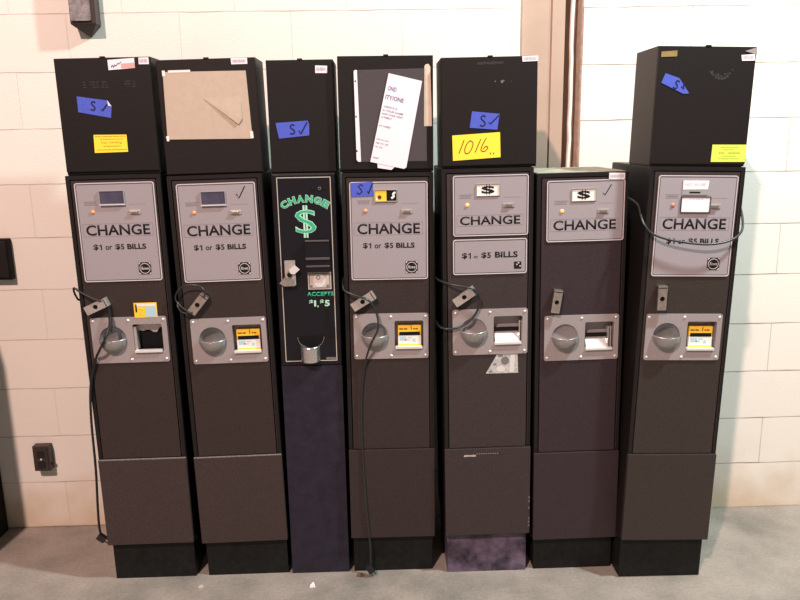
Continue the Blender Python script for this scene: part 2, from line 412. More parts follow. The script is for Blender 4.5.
def validator(root, kind, ztop, x0=-.124, sc=1.0):
    """the metal plate with its coin cup and bill slot; kind: yellow, hole, silver, wide_silver"""
    W_, H_ = .256*sc, .160*sc
    x1, z1 = x0+W_, ztop; z0 = z1-H_
    cx, cz, r = x0+.071*sc, z1-.076*sc, .0455*sc
    sx0, sx1, sz0, sz1 = x0+.140*sc, x0+.239*sc, z1-.124*sc, z1-.026*sc
    yf, yb = -.005, -.0005
    p = MB().rrect(x0, x1, z0, z1, .008, yf, yb, [circ(cx, cz, r), rr(sx0, sx1, sz0, sz1, .006)]).build('validator_plate', M['valid'], root)
    cupm = M['valid'] if 'silver' in kind else M['cup']
    # coin cup: a dished recess with a scoop lip bulging out of its lower half
    prof = [(r*math.cos(a), yf+(.014 if 'silver' in kind else .030)*math.sin(a)) for a in [i*PI/2/8 for i in range(9)]]
    prof[-1] = (.0003, prof[-1][1])
    MB().revolve_y(prof, cx, cz, 32).build('coin_cup', cupm, p, True)
    lip = MB(); prof = [(r*1.0*math.cos(a), yf-.001-.034*math.sin(a)) for a in [i*PI/2/10 for i in range(11)]]
    prof[-1] = (.0003, prof[-1][1])
    lip.revolve_y(prof, cx, cz, 24, PI*1.0-.10, 2*PI+.10)
    lip.build('cup_lip', M['cup'], p, True, solid=.0016)
    # bill slot recess
    b = MB(); d = .034
    for (a0, a1, c0, c1) in ((sx0-.002, sx0, sz0, sz1), (sx1, sx1+.002, sz0, sz1), (sx0, sx1, sz1, sz1+.002), (sx0, sx1, sz0-.002, sz0)):
        b.box(a0, a1, yb-.001, yf+d, c0, c1)
    b.box(sx0-.002, sx1+.002, yf+d, yf+d+.002, sz0-.002, sz1+.002)
    b.build('slot_recess', M['black'] if kind == 'hole' else M['valid'], p)
    w = sx1-sx0
    lipm = MB(); lipm.box(sx0+.002, sx1-.004, -.013, .006, sz0-.001, sz0+.008, .002); lipm.build('slot_lip', M['screw'], p)
    if kind == 'yellow':
        yy = .006
        MB().box(sx0+.012*sc, sx1-.008*sc, yy, yy+.012, sz1-.052*sc, sz1-.020*sc).build('amber_label', M['ylabel'], p)
        mb = MB()
        for (a, e) in ((.016,.030),(.033,.044),(.064,.070),(.072,.080)):
            mb.box(sx0+a*sc, sx0+e*sc, yy-.0006, yy, sz1-.034*sc, sz1-.030*sc)
        mb.box(sx0+.056*sc, sx0+.0585*sc, yy-.0006, yy, sz1-.036*sc, sz1-.020*sc)
        mb.build('label_print', M['redink'], p)
        MB().box(sx0+.016*sc, sx1-.012*sc, yy-.003, yy, sz1-.054*sc, sz1-.042*sc).build('bill_slot', M['black'], p)
        MB().box(sx0+.012*sc, sx1-.008*sc, yy-.002, yy+.010, sz0+.008*sc, sz1-.054*sc).build('white_label', M['wlabel'], p)
        mb = MB()
        for (a, e, u, v) in ((.018,.040,.058,.072),(.044,.060,.060,.064),(.062,.072,.066,.078),(.036,.052,.068,.072)):
            mb.box(sx0+a*sc, sx0+e*sc, yy-.0026, yy-.002, sz1-v*sc, sz1-u*sc)
        mb.build('label_picture', M['bluelabel'], p)
        MB().box(sx0+.012*sc, sx1-.008*sc, yy-.0026, yy-.002, sz0+.008*sc, sz0+.013*sc).build('label_edge', M['ylabel'], p)
    elif kind == 'hole':
        k = random.Random(3); pts = [(sx0+.004, sz1-.004)]; top = []
        for i in range(9): top.append((sx0+.004+i*(w-.008)/8, sz1-.026+k.uniform(-.010,.006) if i < 7 else sz1-.018))
        MB().poly([(sx0+.002, sz1-.002)] + top + [(sx1-.002, sz1-.002)], .022, .025).build('torn_flap', M['greysteel'], p)
        MB().box(sx0+.0005, sx0+.010, .0, .028, sz0+.008, sz1-.010).build('slot_side', M['greysteel'], p)
    else:
        right = sx1-.020 if kind == 'wide_silver' else sx1-.012
        MB().box(sx0+.006, right, .012, .024, sz0+.006, sz1-.044).build('bill_tray', M['valid'], p)
        MB().box(sx0+.006, right, .010, .013, sz1-.056, sz1-.042).build('bill_slot', M['black'], p)
        for x in ((right+.001, right+.004), (right+.009, right+.012)):
            MB().box(x[0], x[1], -.002, .022, sz0+.006, sz1-.018).build('guide_rail', M['greysteel'], p)
        q = MB(); vs = [q.bm.verts.new(v) for v in ((sx0+.005,.011,sz0+.034),(right,.011,sz0+.034),(right,-.008,sz0+.004),(sx0+.005,-.008,sz0+.004))]
        q.bm.faces.new(vs); q.build('tray_ramp', M['screw'], p, solid=.001)
    for ax in (.012, .5, .955):
        for z in (z1-.011*sc, z0+.011*sc):
            x = x0 + (W_*ax if ax == .5 else (.010*sc if ax < .1 else W_-.010*sc))
            MB().revolve_y([(.0002,-.0085),(.003,-.0080),(.0047,-.0062),(.005,-.005)], x, z, 12).build('screw', M['screw'], p, True)
    return p
def lock_bar(root, cx, cz, length, width, ang, m='greysteel', fold=True, hole=True):
    """a metal hasp bar standing off the door on a lock barrel, turned by ang"""
    h, w = length/2, width/2
    p = MB().rrect(cx-h, cx+h, cz-w, cz+w, .002, -.024, -.018, [circ(cx, cz, width*.27, 16)] if hole else []).build('lock_bar', M[m], root, rot=((cx,cz),ang))
    MB().revolve_y([(.0002,-.0175),(width*.30,-.0175),(width*.34,-.001)], cx, cz, 16).build('lock_barrel', M['black'], p)
    if fold:
        b = MB(); b.box(cx+h-.004, cx+h+.006, -.024, -.002, cz-w, cz+w, .001); b.box(cx-h*.2, cx+h, -.018, -.012, cz+w-.003, cz+w); b.build('folded_end', M[m], p, rot=((cx,cz),ang))
    return p

def machine(name, cx, yf, lean, HB, seam, zb, label, W=.306, D=.35, door='brown', plate=None, vkind='yellow', vtop=None, vx=-.124, vsc=1.0, plinth='plinth', top='shell', dz=0.0, low=None, edge=None):
    root = thing(name, (cx, yf, dz), label, 'change machine', GROUP, lean)
    h = W/2
    # cabinet shell: a box open to a shallow front frame
    s = MB(); s.box(-h, h, .050, D, zb-.02, HB, .003)
    ring(s, -h, h, zb, HB, .003, .013, .0, .052)
    s.build('cabinet', M['shell'], root)
    MB().box(-h+.004, h-.004, .02, D-.004, HB-.001, HB+.0015).build('cabinet_top', M[top], root)
    # door around the hole behind the validator plate
    vt = vtop; hx0, hx1, hz0, hz1 = vx+.012, vx+.244*vsc, vt-.150*vsc, vt-.012
    d = MB(); x0, x1, z0, z1 = -h+.0165, h-.0165, seam+.003, HB-.0165
    d.poly([(x0,z0),(x1,z0),(x1,z1),(x0,z1)], -.001, .010, [[(hx0,hz0),(hx1,hz0),(hx1,hz1),(hx0,hz1)]])
    d.build('door', M[door], root)
    k = MB(); k.box(-h-.001, h+.001, -.007, .012, zb, seam, .002)
    k.build('lower_panel', M[low or door], root)
    pb = MB(); pb.box(-h+.006, h-.006, .019, D-.02, 0, zb-.001, .002); pb.box(-h+.0005, -h+.012, .055, D-.02, 0, zb-.021, .001) if vkind == 'hole' else None; pb.build('plinth', M[plinth], root)
    if edge: MB().box(-h-.0005, h+.0005, -.0078, -.002, seam-.0035, seam+.0004, .0008).build('painted_edge_glint', M[edge], root)  # pale strip painting in the light caught along the panel's top edge
    # hinge strip down the right edge of the frame
    MB().box(h-.0125, h-.0105, -.0015, .0, seam+.01, HB-.02).build('hinge_strip', M['brown'], root)
    validator(root, vkind, vt, vx, vsc)
    return root

def one(x0, x1, z0, z1, b):
    w = x1-x0
    vs = [b.bm.verts.new((x, Y, z)) for x, z in [(x1-w*.45,z0),(x1,z0),(x1,z1),(x1-w*.38,z1),(x0,z1-(z1-z0)*.20),(x0,z1-(z1-z0)*.36),(x1-w*.45,z1-(z1-z0)*.22)]]
    b.bm.faces.new(vs)
def plain_face(root, d, top, variant):
    p = face_plate(root, -.126, .132, top-.328, top)
    q = top-1.438
    change_word(p, -.1025, .106, 1.2655+q, 1.3005+q)
    lettering([('$', -.085, -.069, 1.2165+q, 1.2365+q, Y, .022), ('or', -.046, -.024, 1.2175+q, 1.2305+q, Y, .012), ('$', -.013, .003, 1.2165+q, 1.2365+q, Y, .022), ('5', .005, .016, 1.2175+q, 1.2355+q, Y, .022), ('BILLS', .026, .088, 1.2175+q, 1.2355+q, Y, .032)], 'lettering', M['ink'], p, None, (-.066, -.0575, 1.2175+q, 1.2355+q))
    logo(p, .077, 1.152+q)
    face_fittings(p, q, 0, 'orange' if variant == 'labels' else 'amber')
    if variant == 'window':
        MB().rrect(-.046, .032, 1.369+q, 1.410+q, .001, -.0085, -.004).build('display_window', M['window'], p)
        b = MB(); ring(b, -.048, .034, 1.367+q, 1.412+q, .0015, .0022, -.0105, -.0045); b.build('display_frame', M['silver'], p)
        MB().box(-.048, .034, -.0125, -.0045, 1.3645+q, 1.3675+q).build('display_sill', M['pale'], p)
    elif variant == 'open':
        b = MB(); ring(b, -.044, .032, 1.372+q, 1.413+q, .001, .003, -.0085, -.0045); b.build('window_frame', M['greysteel'], p)
        MB().poly([(-.041,1.375+q),(-.004,1.375+q),(-.004,1.410+q),(-.041,1.410+q)], -.0056, -.0044).build('amber_insert', M['ylabel'], p)
        MB().poly([(-.004,1.375+q),(.029,1.375+q),(.029,1.410+q),(-.004,1.410+q)], -.0056, -.0044).build('dark_gap', M['black'], p)
        MB().tube([(.026,-.0062,1.403+q),(.018,-.0062,1.397+q),(.020,-.0062,1.389+q),(.012,-.0062,1.383+q)], .0035, 6, .2).build('curled_wire', M['wlabel'], p)
        MB().poly(circ(-.027, 1.387+q, .007, 12), -.0062, -.0056).build('dark_stud', M['redink'], p)
        MB().poly(circ(-.036, 1.382+q, .004, 10), -.0062, -.0056).build('pale_stud', M['wlabel'], p)
    elif variant == 'labels':
        a = MB().poly([(-.048,1.376+q),(.036,1.376+q),(.036,1.420+q),(-.048,1.422+q)], -.0065, -.0045).build('coin_plate', M['silver'], p)
        MB().poly([(-.046,1.393+q),(.035,1.394+q),(.037,1.422+q),(-.047,1.422+q)], -.0072, -.0063).build('paper_label', M['white'], p)
        mb = MB()
        add_me(mb, text_geo('NOT IN USE', -.040, .026, 1.405+q, 1.413+q, -.0073, .01)); mb.build('label_print', M['pink'], p)
        MB().box(-.024, .011, -.0072, -.006, 1.382+q, 1.3865+q).build('coin_slot', M['black'], p)
        b = MB(); ring(b, -.0495, .0475, 1.319+q, 1.371+q, .001, .0025, -.0095, -.0045); b.build('window_frame', M['line'], p)
        MB().poly([(-.047,1.3215+q),(.045,1.3215+q),(.045,1.3685+q),(-.047,1.3685+q)], -.0075, -.0044).build('blank_card', M['white'], p)
        mb = MB()
        for i in range(5): mb.box(-.020+i*.009, -.014+i*.009, -.0078, -.0074, 1.362+q, 1.3635+q)
        mb.build('card_print', M['grey'], p)
    return p

# ---- leftmost machine
m1 = machine('change_machine', -.8545, -.415, -.0085, 1.472, .482, .151, 'dark brown change machine at the left end of the row, bill slot a black hole', W=.306, vkind='hole', vtop=.9965, vx=-.125, low='brown_low', edge='scuff_and_glint')
plain_face(m1, .005, 1.448, 'window')
lock_bar(m1, -.0945, 1.0385, .074, .030, .41)
st = MB().poly([(.0265,.9935),(.1035,.9935),(.1040,1.0450),(.0270,1.0450)], -.0062, -.0052).build('instruction_sticker', M['ylabel'], m1)
MB().poly([(.066,.996),(.101,.996),(.101,1.031),(.066,1.031)], -.0068, -.0062).build('sticker_picture', M['bluelabel'], st)
MB().poly([(.034,1.033),(.100,1.033),(.100,1.041),(.034,1.041)], -.0068, -.0062).build('sticker_strip', M['wlabel'], st)
lettering([('1', .032, .037, 1.013, 1.040, -.0068, .04)], 'sticker_print', M['ink'], st)
strokes([[(.044,1.024),(.056,1.024),(.050,1.014),(.050,1.002)]], 'sticker_arrow', M['ylabel'], st, .003, -.0066)
# ---- second
m2 = machine('change_machine', -.515, -.412, -.017, 1.4665, .482, .147, 'dark brown change machine under the box with a tan cardboard panel', W=.308, vkind='yellow', vtop=.9855, vx=-.122, low='brown_low', edge='scuff_and_glint')
p = plain_face(m2, 0, 1.440, 'window')
strokes([[(.0696,1.4028),(.0768,1.3880),(.0984,1.4265)]], 'marker_tick', M['ink'], p, .0016, -.0055, False)
lock_bar(m2, -.0872, 1.038, .072, .030, .86, 'steel')
# ---- fourth
m4 = machine('change_machine', .022, -.415, .0035, 1.4635, .492, .149, 'dark brown change machine with blue tape stuck on the corner of its silver face', W=.303, vkind='yellow', vtop=.9885, vx=-.1235)
p = plain_face(m4, -.003, 1.4345, 'open')
tp = MB().poly([(-.1216,1.4320),(-.0490,1.4345),(-.0472,1.3883),(-.1187,1.3866)], -.0064, -.0052).build('blue_tape', M['blue'], p)
strokes([[(-.0800,1.4215),(-.0880,1.4265),(-.0960,1.4200),(-.0880,1.4110),(-.0840,1.4020),(-.0920,1.3950),(-.1010,1.3990)], [(-.0660,1.4040),(-.0630,1.3960),(-.0490,1.4290)]], 'marker_writing', M['blueink'], p, .0022, -.0066, False)
lock_bar(m4, -.0905, 1.0350, .080, .030, .54)
# ---- fifth, split face
m5 = machine('change_machine', .3665, -.44, -.008, 1.473, .498, .163, 'change machine with a silver face split in two and a pale worn base', W=.302, door='brown5', vkind='silver', vtop=1.0025, vx=-.120, plinth='plinth_worn')
p = face_plate(m5, -.115, .134, 1.252, 1.4515)
change_word(p, -.0925, .1075, 1.2895, 1.3180)
dollar_window(p, -.0390, .0390, 1.383, 1.424); face_fittings(p, .012, 0, 'amber_lit', low=.0, fx=.006)
p = face_plate(m5, -.1165, .131, 1.1225, 1.2415, 'price_plate')
lettering([('$', -.0865, -.0690, 1.1760, 1.1970, Y, .022), ('or', -.0470, -.0320, 1.1780, 1.1860, Y, .01), ('$', -.0220, -.0045, 1.1765, 1.1975, Y, .022), ('5', -.0020, .0100, 1.1775, 1.1965, Y, .022), ('BILLS', .0240, .1000, 1.1780, 1.1985, Y, .03)], 'lettering', M['ink'], p, None, (-.0660, -.0570, 1.1770, 1.1960))
MB().poly([(.0877,1.1390),(.1125,1.1390),(.1125,1.1628),(.0877,1.1628)], Y-.0005, Y+.0002).build('emblem', M['ink'], p)
mb = MB(); k = random.Random(5)
for i in range(4):
    for j in range(4):
        if k.random() < .42: mb.box(.0895+i*.0055, .0940+i*.0055, Y-.0009, Y-.0005, 1.1410+j*.0052, 1.1450+j*.0052)
mb.build('emblem_print', M['pale'], p)
lock_bar(m5, -.0817, 1.0495, .078, .030, .58)
bl = MB().poly([(.0335,.8430),(.1030,.8438),(.1057,.7726),(-.0062,.7729)], -.0026, -.0012).build('bill_picture', M['bill'], m5)
MB().poly([(.079,.838),(.0945,.838),(.0905,.776),(.074,.776)], -.0032, -.0026).build('bill_fold', M['billpale'], bl)
MB().poly([(.060+.013*math.cos(a)*1.1,.818+.015*math.sin(a)) for a in [i*2*PI/16 for i in range(16)]], -.0032, -.0026).build('bill_oval', M['billdark'], bl)
MB().poly([(.045+.016*math.cos(a),.788+.010*math.sin(a)) for a in [i*2*PI/16 for i in range(16)]], -.0032, -.0026).build('bill_oval', M['billpale'], bl)
mb = MB()
for a, b_, z in ((.036,.052,.836),(.020,.030,.806),(.006,.016,.780)): mb.box(a, b_, -.0032, -.0026, z-.003, z+.003)
mb.build('bill_numerals', M['billdark'], bl)
mb = MB()
for i in range(7):
    x = -.085+i*.006; mb.poly([(x,.470+k.uniform(-.002,.001)),(x+.007,.469),(x+.006,.474+k.uniform(0,.003)),(x+.001,.475)], -.0078, -.0072)
for i in range(10):
    x = -.04+i*.008; mb.poly([(x,.478),(x+.005,.478),(x+.004,.480)], -.0078, -.0072)
mb.build('paint_chips', M['chip'], m5)
mb = MB()
for z in (.19,.205,.218,.26,.285,.30): mb.poly([(.145,z),(.1505,z+.012),(.1515,z+.002)], -.0078, -.0072)
mb.build('paint_chips', M['scuff_and_glint'], m5)
# ---- sixth, no box on it
m6 = machine('change_machine', .6855, -.435, -.011, 1.4535, .472, .134, 'shorter looking change machine with no box on its top', W=.302, D=.37, door='brown6', vkind='wide_silver', vtop=.9735, vx=-.121, top='dusty')
p = face_plate(m6, -.119, .140, 1.2265, 1.4295)
change_word(p, -.0965, .1130, 1.2655, 1.2985)
dollar_window(p, -.0380, .0438, 1.3602, 1.4022); face_fittings(p, -.014, 0, 'amber_lit', fx=.006)
strokes([[(.0665,1.3850),(.0735,1.3790),(.0940,1.4130)]], 'marker_tick', M['ink'], p, .0015, -.0055, False)
st = MB().poly([(.0855,1.4300),(.1373,1.4290),(.1373,1.4488),(.0855,1.4503)], -.0066, -.0012).build('asset_sticker', M['white'], m6)
mb = MB()
for i in range(16): mb.box(.089+i*.0029, .0903+i*.0029+(i % 3)*.0003, -.0070, -.0066, 1.4345, 1.4445)
mb.build('barcode', M['grey'], st)
lock_bar(m6, -.0843, 1.024, .074, .029, 1.42, 'steel')
# ---- seventh
m7 = machine('change_machine', .984, -.508, .0245, 1.4655, .483, .157, 'dark brown change machine at the right end of the row, standing a little forward', W=.308, D=.40, door='brown7', vkind='yellow', vtop=.9835, vx=-.1290, vsc=1.0, dz=.0036, top='dusty')
plain_face(m7, 0, 1.4385, 'labels')
lock_bar(m7, -.0890, 1.0380, .076, .030, 1.58, 'steel')

# ---- third: the narrow black one
m3 = thing('change_machine', (-.2475, -.397, 0), 'narrow black change machine with a green dollar sign and arched green word', 'change machine', GROUP, -.002)
h = .1065
s = MB(); s.box(-h, h, .006, .36, 0, 1.4655, .003); s.build('cabinet', M['shell'], m3)
MB().box(-h+.001, h-.001, -.0015, .007, .002, .803, .0015).build('lower_panel', M['navy'], m3)
dr = MB(); dr.box(-h+.004, h-.002, -.004, .008, .806, 1.462, .002); dr = dr.build('door', M['bezel'], m3)
b = MB(); ring(b, -.0885, .0900, .8205, 1.4530, .001, .0026, -.0048, -.0040); b.build('border_line', M['plaque'], dr)
# arched word
for nm, mt, bold, dy in (('arched_word_outline', 'mint', .075, 0.0), ('arched_word', 'green', .028, -.0004)):
    mb = MB()
    R = .135; cz = 1.382-R
    for i, ch in enumerate('CHANGE'):
        a = PI/2 - (i-2.5)*.2125 + .0
        tm = MB(); ww = .0118 + (.0012 if dy == 0 else 0); hh = .0118 + (.0012 if dy == 0 else 0)
        add_me(tm, text_geo(ch, -ww, ww, -hh, hh, -.0046+dy, bold))
        bmesh.ops.rotate(tm.bm, verts=tm.bm.verts, cent=(0,0,0), matrix=Matrix.Rotation(PI/2-a, 3, 'Y'))
        bmesh.ops.translate(tm.bm, verts=tm.bm.verts, vec=(.002+R*math.cos(a), 0, cz+R*math.sin(a)))
        me = bpy.data.meshes.new('x'); tm.bm.to_mesh(me); tm.bm.free(); add_me(mb, me)
    mb.build(nm, M[mt], dr)
mb = MB(); add_me(mb, text_geo('S', -.0335, .0375, 1.2660, 1.3460, -.0045, .012))
for x in (-.0040, .0050): mb.box(x-.0022, x+.0042, -.0048, -.0045, 1.2520, 1.3600)
mb.build('dollar_sign_outline', M['mint'], dr)
mb = MB(); add_me(mb, text_geo('S', -.0312, .0352, 1.2685, 1.3435, -.0051, -.012))
mb.build('dollar_sign', M['green'], dr)
for x, r_ in ((.0309,.004),(.0522,.006),(.0722,.004)):
    MB().revolve_y([(.0002,-.0075),(r_*.8,-.0075),(r_,-.004)], x, 1.4150, 14).build('indicator_lamp' if r_ < .005 else 'key_lock', M['shell'] if r_ < .005 else M['steel'], dr)
MB().revolve_y([(.0002,-.0080),(.003,-.0078),(.0032,-.0074)], .0522, 1.4150, 12).build('key_slot', M['black'], dr)
ac = MB(); ac.box(-.003, .079, -.022, -.004, 1.136, 1.246, .003); ac = ac.build('bill_acceptor', M['bezel'], dr)
rd = mat('grey_ridge', (.075,.065,.072), .4)
for z0, z1, y in ((1.240,1.2455,-.0245),(1.1790,1.1870,-.027),(1.1540,1.1600,-.025)):
    MB().box(-.002, .0785, y, -.021, z0, z1, .0015).build('ridge', rd, ac)
pl = MB().poly([(.0010,1.0750),(.0795,1.0750),(.0795,1.1345),(.0010,1.1345)], -.0068, -.004).build('bill_picture', M['plaque'], dr)
b = MB(); ring(b, .0045, .0760, 1.0785, 1.1310, .0008, .0030, -.0074, -.0067); b.build('picture_frame', M['billdark'], pl)
MB().poly([(.040+.021*math.cos(a), 1.1055+.023*math.sin(a)) for a in [i*2*PI/20 for i in range(20)]], -.0074, -.0067).build('picture_oval', M['billpale'], pl)
MB().poly([(.036+.0075*math.cos(a), 1.1160+.0075*math.sin(a)) for a in [i*2*PI/16 for i in range(16)]], -.0080, -.0073, [[(.036+.0045*math.cos(a), 1.1160+.0045*math.sin(a)) for a in [i*2*PI/16 for i in range(16)]]]).build('picture_seal', M['billdark'], pl)
for x in (.012, .067): MB().poly(circ(x, 1.0865, .005, 10), -.0074, -.0067).build('corner_mark', M['billdark'], pl)
lettering([('ACCEPTS', -.0050, .0860, 1.0510, 1.0655, -.0042, .03)], 'accepts_lettering', M['green'], dr)
mb = MB()
for ch, a, e, lo, hi in (('$', .0020, .0150, 1.0220, 1.0385), ('1', .0180, .0250, 1.0150, 1.0365), (',', .0290, .0335, 1.0110, 1.0185), ('$', .0385, .0515, 1.0220, 1.0385), ('5', .0545, .0715, 1.0150, 1.0365)):
    add_me(mb, text_geo(ch, a, e, lo, hi, -.0043, .035))
mb.build('price_lettering', M['mint'], dr)
# coin return: dark opening with chrome rim and a half-round cup
MB().poly([(.002+.044*math.cos(a), .905+.037*math.sin(a)) for a in [PI+i*PI/16 for i in range(17)]] + [(.046,.912),(-.042,.912)], -.0050, -.0035).build('coin_opening', M['black'], dr)
MB().tube([(.002+.045*math.cos(a), -.006, .906+.038*math.sin(a)) for a in [PI*.98+i*PI*1.04/18 for i in range(19)]], .0011, 6).build('opening_rim', M['steel'], dr)
cup = MB(); n = 18; rows = []
for z in (.8225, .8240, .8700, .8760):
    rows.append([cup.bm.verts.new((-.0012+.0335*math.cos(PI*i/n+PI), -.004+.034*math.sin(PI*i/n+PI), z - (.004 if z == .8225 else 0)*0 + (.0035*abs(math.cos(PI*i/n)) if z > .875 else 0))) for i in range(n+1)])
for p_, q_ in zip(rows, rows[1:]):
    for i in range(n): cup.bm.faces.new((p_[i], p_[i+1], q_[i+1], q_[i]))
cup.bm.faces.new(rows[0])
cup.build('coin_return_cup', M['chrome'], dr, True, solid=.0012)
MB().rrect(.052,.086,.8250,.8330,.001,-.0046,-.004).build('maker_label', M['scuff_and_glint'], dr)
# its lock hasp: an upright strap and a bright turned tab
lb = MB().rrect(-.0745, -.0390, 1.0920, 1.1775, .002, -.016, -.010).build('lock_bar', M['greysteel'], dr)
b = MB(); b.poly([(-.0560,1.1330),(-.0415,1.1320),(-.0240,1.1470),(-.0400,1.1625),(-.0590,1.1480)], -.0230, -.017); b.build('lock_tab', M['screw'], lb)
b = MB(); b.poly([(-.0940,1.1010),(-.0760,1.1210),(-.0450,1.1150),(-.0430,1.0910),(-.0780,1.0900)], -.0205, -.016); b.build('lower_tab', M['steel'], lb)
MB().revolve_y([(.0002,-.0235),(.0075,-.0235),(.0085,-.016)], -.0590, 1.1290, 16).build('lock_barrel', M['black'], lb)

# ------------------------------------------------------------------ boxes on top
def top_box(m, W, z0, z1, label, xo=0.0, D=.20, mtl='box', yaw=0.0, shell=None):
    """stands on the machine m; its own frame starts at the box's bottom centre"""
    a = m.rotation_euler[1]
    zt = {m1:1.4735+.0, m2:1.468, m3:1.4655, m4:1.465, m5:1.4745, m7:1.467}[m]+.0005
    base = Vector(m.location) + Matrix.Rotation(a, 3, 'Y') @ Vector((xo, 0, zt))
    o = thing('top_box', base, label, 'box', GBOX, a, yaw)
    h = W/2; H = z1-zt
    b = MB(); b.box(-h, h, .010, D, .0, H, .002); b.build('cabinet', M[shell or mtl], o)
    d = MB(); d.box(-h+.001, h-.001, .003, .011, z0-zt, H-.001, .0015); d.build('door', M[mtl], o)
    MB().box(-.006, .010, .001, .012, H-.002, H+.0032, .001).build('top_latch', M['shell'], o)
    o['_zt'] = zt
    return o, zt
def sticker(o, zt, pts, m, name, y=.0016, xo=0.0):
    return MB().poly([(x-xo, z-zt) for x, z in pts], y, .0032).build(name, M[m], o)
def bars(o, zt, x0, x1, z0, z1, n, name='barcode', m='grey', y=.0012):
    mb = MB(); k = random.Random(n)
    for i in range(n):
        x = x0+(x1-x0)*i/n; mb.box(x, x+(x1-x0)/n*k.uniform(.3,.7), y, y+.0004, z0-zt, z1-zt)
    return mb.build(name, M[m], o)
def s_tick(o, zt, sx, sz, sc, rot, tick, name='marker_writing', m='blueink', y=.0010):
    c, s_ = math.cos(rot), math.sin(rot)
    S = [(.9,.75),(.3,1.0),(-.45,.75),(-.25,.25),(.55,-.15),(.75,-.65),(.1,-1.0),(-.8,-.8)]
    pts = [(sx+sc*(.62*x*c-y_*s_), sz-zt+sc*(.62*x*s_+y_*c)) for x, y_ in S]
    mb = MB(); mb.tube([(x, y, z) for x, z in pts], .0021, 6, .25)
    mb.tube([(x, y, z-zt) for x, z in tick], .0022, 6, .25, False)
    return mb.build(name, M[m], o)

b1, z = top_box(m1, .302, 1.4835, 1.8375, 'black box on the leftmost machine, with a yellow sticker and a red and white label', xo=.0035)
sticker(b1, z, [(-.0903,1.7204),(.0056,1.7056),(.0165,1.6873),(.0108,1.6513),(-.0904,1.6718)], 'blue', 'blue_tape')
MB().poly([(.0045,1.7062-z),(.0165,1.6873-z),(.0065,1.6900-z)], .0009, .0018).build('tape_corner', M['white'], b1)
s_tick(b1, z, -.042, 1.690, .0135, -.1, [(-.017,1.679),(-.013,1.674),(.003,1.694)])
st = sticker(b1, z, [(-.0505,1.5999),(.0543,1.5984),(.0543,1.5439),(-.0524,1.5429)], 'yellow', 'yellow_sticker')
mb = MB(); k = random.Random(2)
for zz, a, e, hh in ((1.594,-.046,.048,.0028),(1.5855,-.030,.040,.0024),(1.5635,-.022,.034,.0028),(1.552,-.044,.048,.0024)):
    x = a
    while x < e: w = k.uniform(.003,.008); mb.box(x, x+w, .0011, .0016, zz-hh/2-z, zz+hh/2-z); x += w+.002
add_me(mb, text_geo('Vending', -.004, .037, 1.5700-z, 1.5785-z, .0013, .01)); add_me(mb, text_geo('Tracy', -.030, -.008, 1.5700-z, 1.5785-z, .0013, .01))
mb.build('sticker_print', M['oliveink'], st)
st = sticker(b1, z, [(.0185,1.8290),(.1022,1.8335),(.1018,1.8029),(.0190,1.7981)], 'white', 'red_white_label')
MB().poly([(.0600,1.8030-z),(.1016,1.8032-z),(.1018,1.8190-z),(.0600,1.8170-z)], .0011, .0018).build('red_block', M['pink'], st)
strokes([[(.028,1.806-z),(.033,1.813-z),(.036,1.806-z),(.040,1.814-z),(.044,1.810-z),(.050,1.818-z),(.054,1.816-z),(.060,1.823-z)]], 'handwriting', M['purple'], st, .0013, .0012)
st = sticker(b1, z, [(.1160,1.8340),(.1470,1.8345),(.1470,1.8136),(.1152,1.8139)], 'white', 'asset_sticker'); bars(st, z, .119, .144, 1.819, 1.829, 9)
mb = MB(); k = random.Random(8)
for x in (-.064,-.046,-.034,-.024,-.006,.004,.066,.076,.090):
    for j in range(3): mb.box(x+k.uniform(-.004,.004), x+k.uniform(.004,.008), .0026, .0032, 1.745+j*.008-z, 1.749+j*.008-z)
mb.build('faded_scuffs', mat('faded_mark', (.020,.017,.018), .7), b1)['kind'] = 'stuff'

b2, z = top_box(m2, .313, 1.4720, 1.8305, 'box with a tan cardboard panel across its front', xo=.0035, mtl='box2', D=.17)
st = sticker(b2, z, [(-.1370,1.7925),(.1250,1.7895),(.1310,1.5775),(-.1420,1.5835)], 'card', 'cardboard_panel', .0005)
mb = MB(); mb.poly([(-.0145,1.7070-z),(.0906,1.6240-z),(.1029,1.6400-z),(.1030,1.7110-z)], -.0030, .0003)
bmesh.ops.delete(mb.bm, geom=[f for f in mb.bm.faces if False], context='FACES')
for v in mb.bm.verts:
    if v.co.z < 1.65-z and v.co.y < -.001: v.co.y -= .002
    elif v.co.y < -.001: v.co.y = -.0004
mb.build('cardboard_flap', M['card'], st)
for pts in ([(-.139,1.797),(-.130,1.797),(-.130,1.780),(-.139,1.780)], [(-.146,1.594),(-.136,1.594),(-.137,1.578),(-.144,1.578)], [(.1250,1.601),(.1340,1.601),(.1350,1.579),(.1250,1.579)], [(-.12,1.797),(-.05,1.797),(-.05,1.7895),(-.12,1.790)]):
    MB().poly([(x, zz-z) for x, zz in pts], -.0002, .0012).build('clear_tape', M['wlabel'], st)
st = sticker(b2, z, [(.0805,1.8285),(.1320,1.8285),(.1320,1.8097),(.0815,1.8097)], 'white', 'asset_sticker'); bars(st, z, .086, .128, 1.8145, 1.8235, 14)
b3, z = top_box(m3, .2155, 1.4700, 1.8245, 'narrow black box above the narrow black machine', xo=.003)
st = sticker(b3, z, [(.0510,1.8053),(.0894,1.8035),(.0885,1.7813),(.0505,1.7819)], 'white', 'asset_sticker'); bars(st, z, .055, .085, 1.788, 1.799, 10)
sticker(b3, z, [(-.0850,1.6278),(.0199,1.6340),(.0240,1.6200),(.0225,1.5868),(-.0758,1.5781)], 'blue', 'blue_tape')
s_tick(b3, z, -.032, 1.6070, .0150, .05, [(-.010,1.6025),(-.0045,1.5915),(.0175,1.6290)])
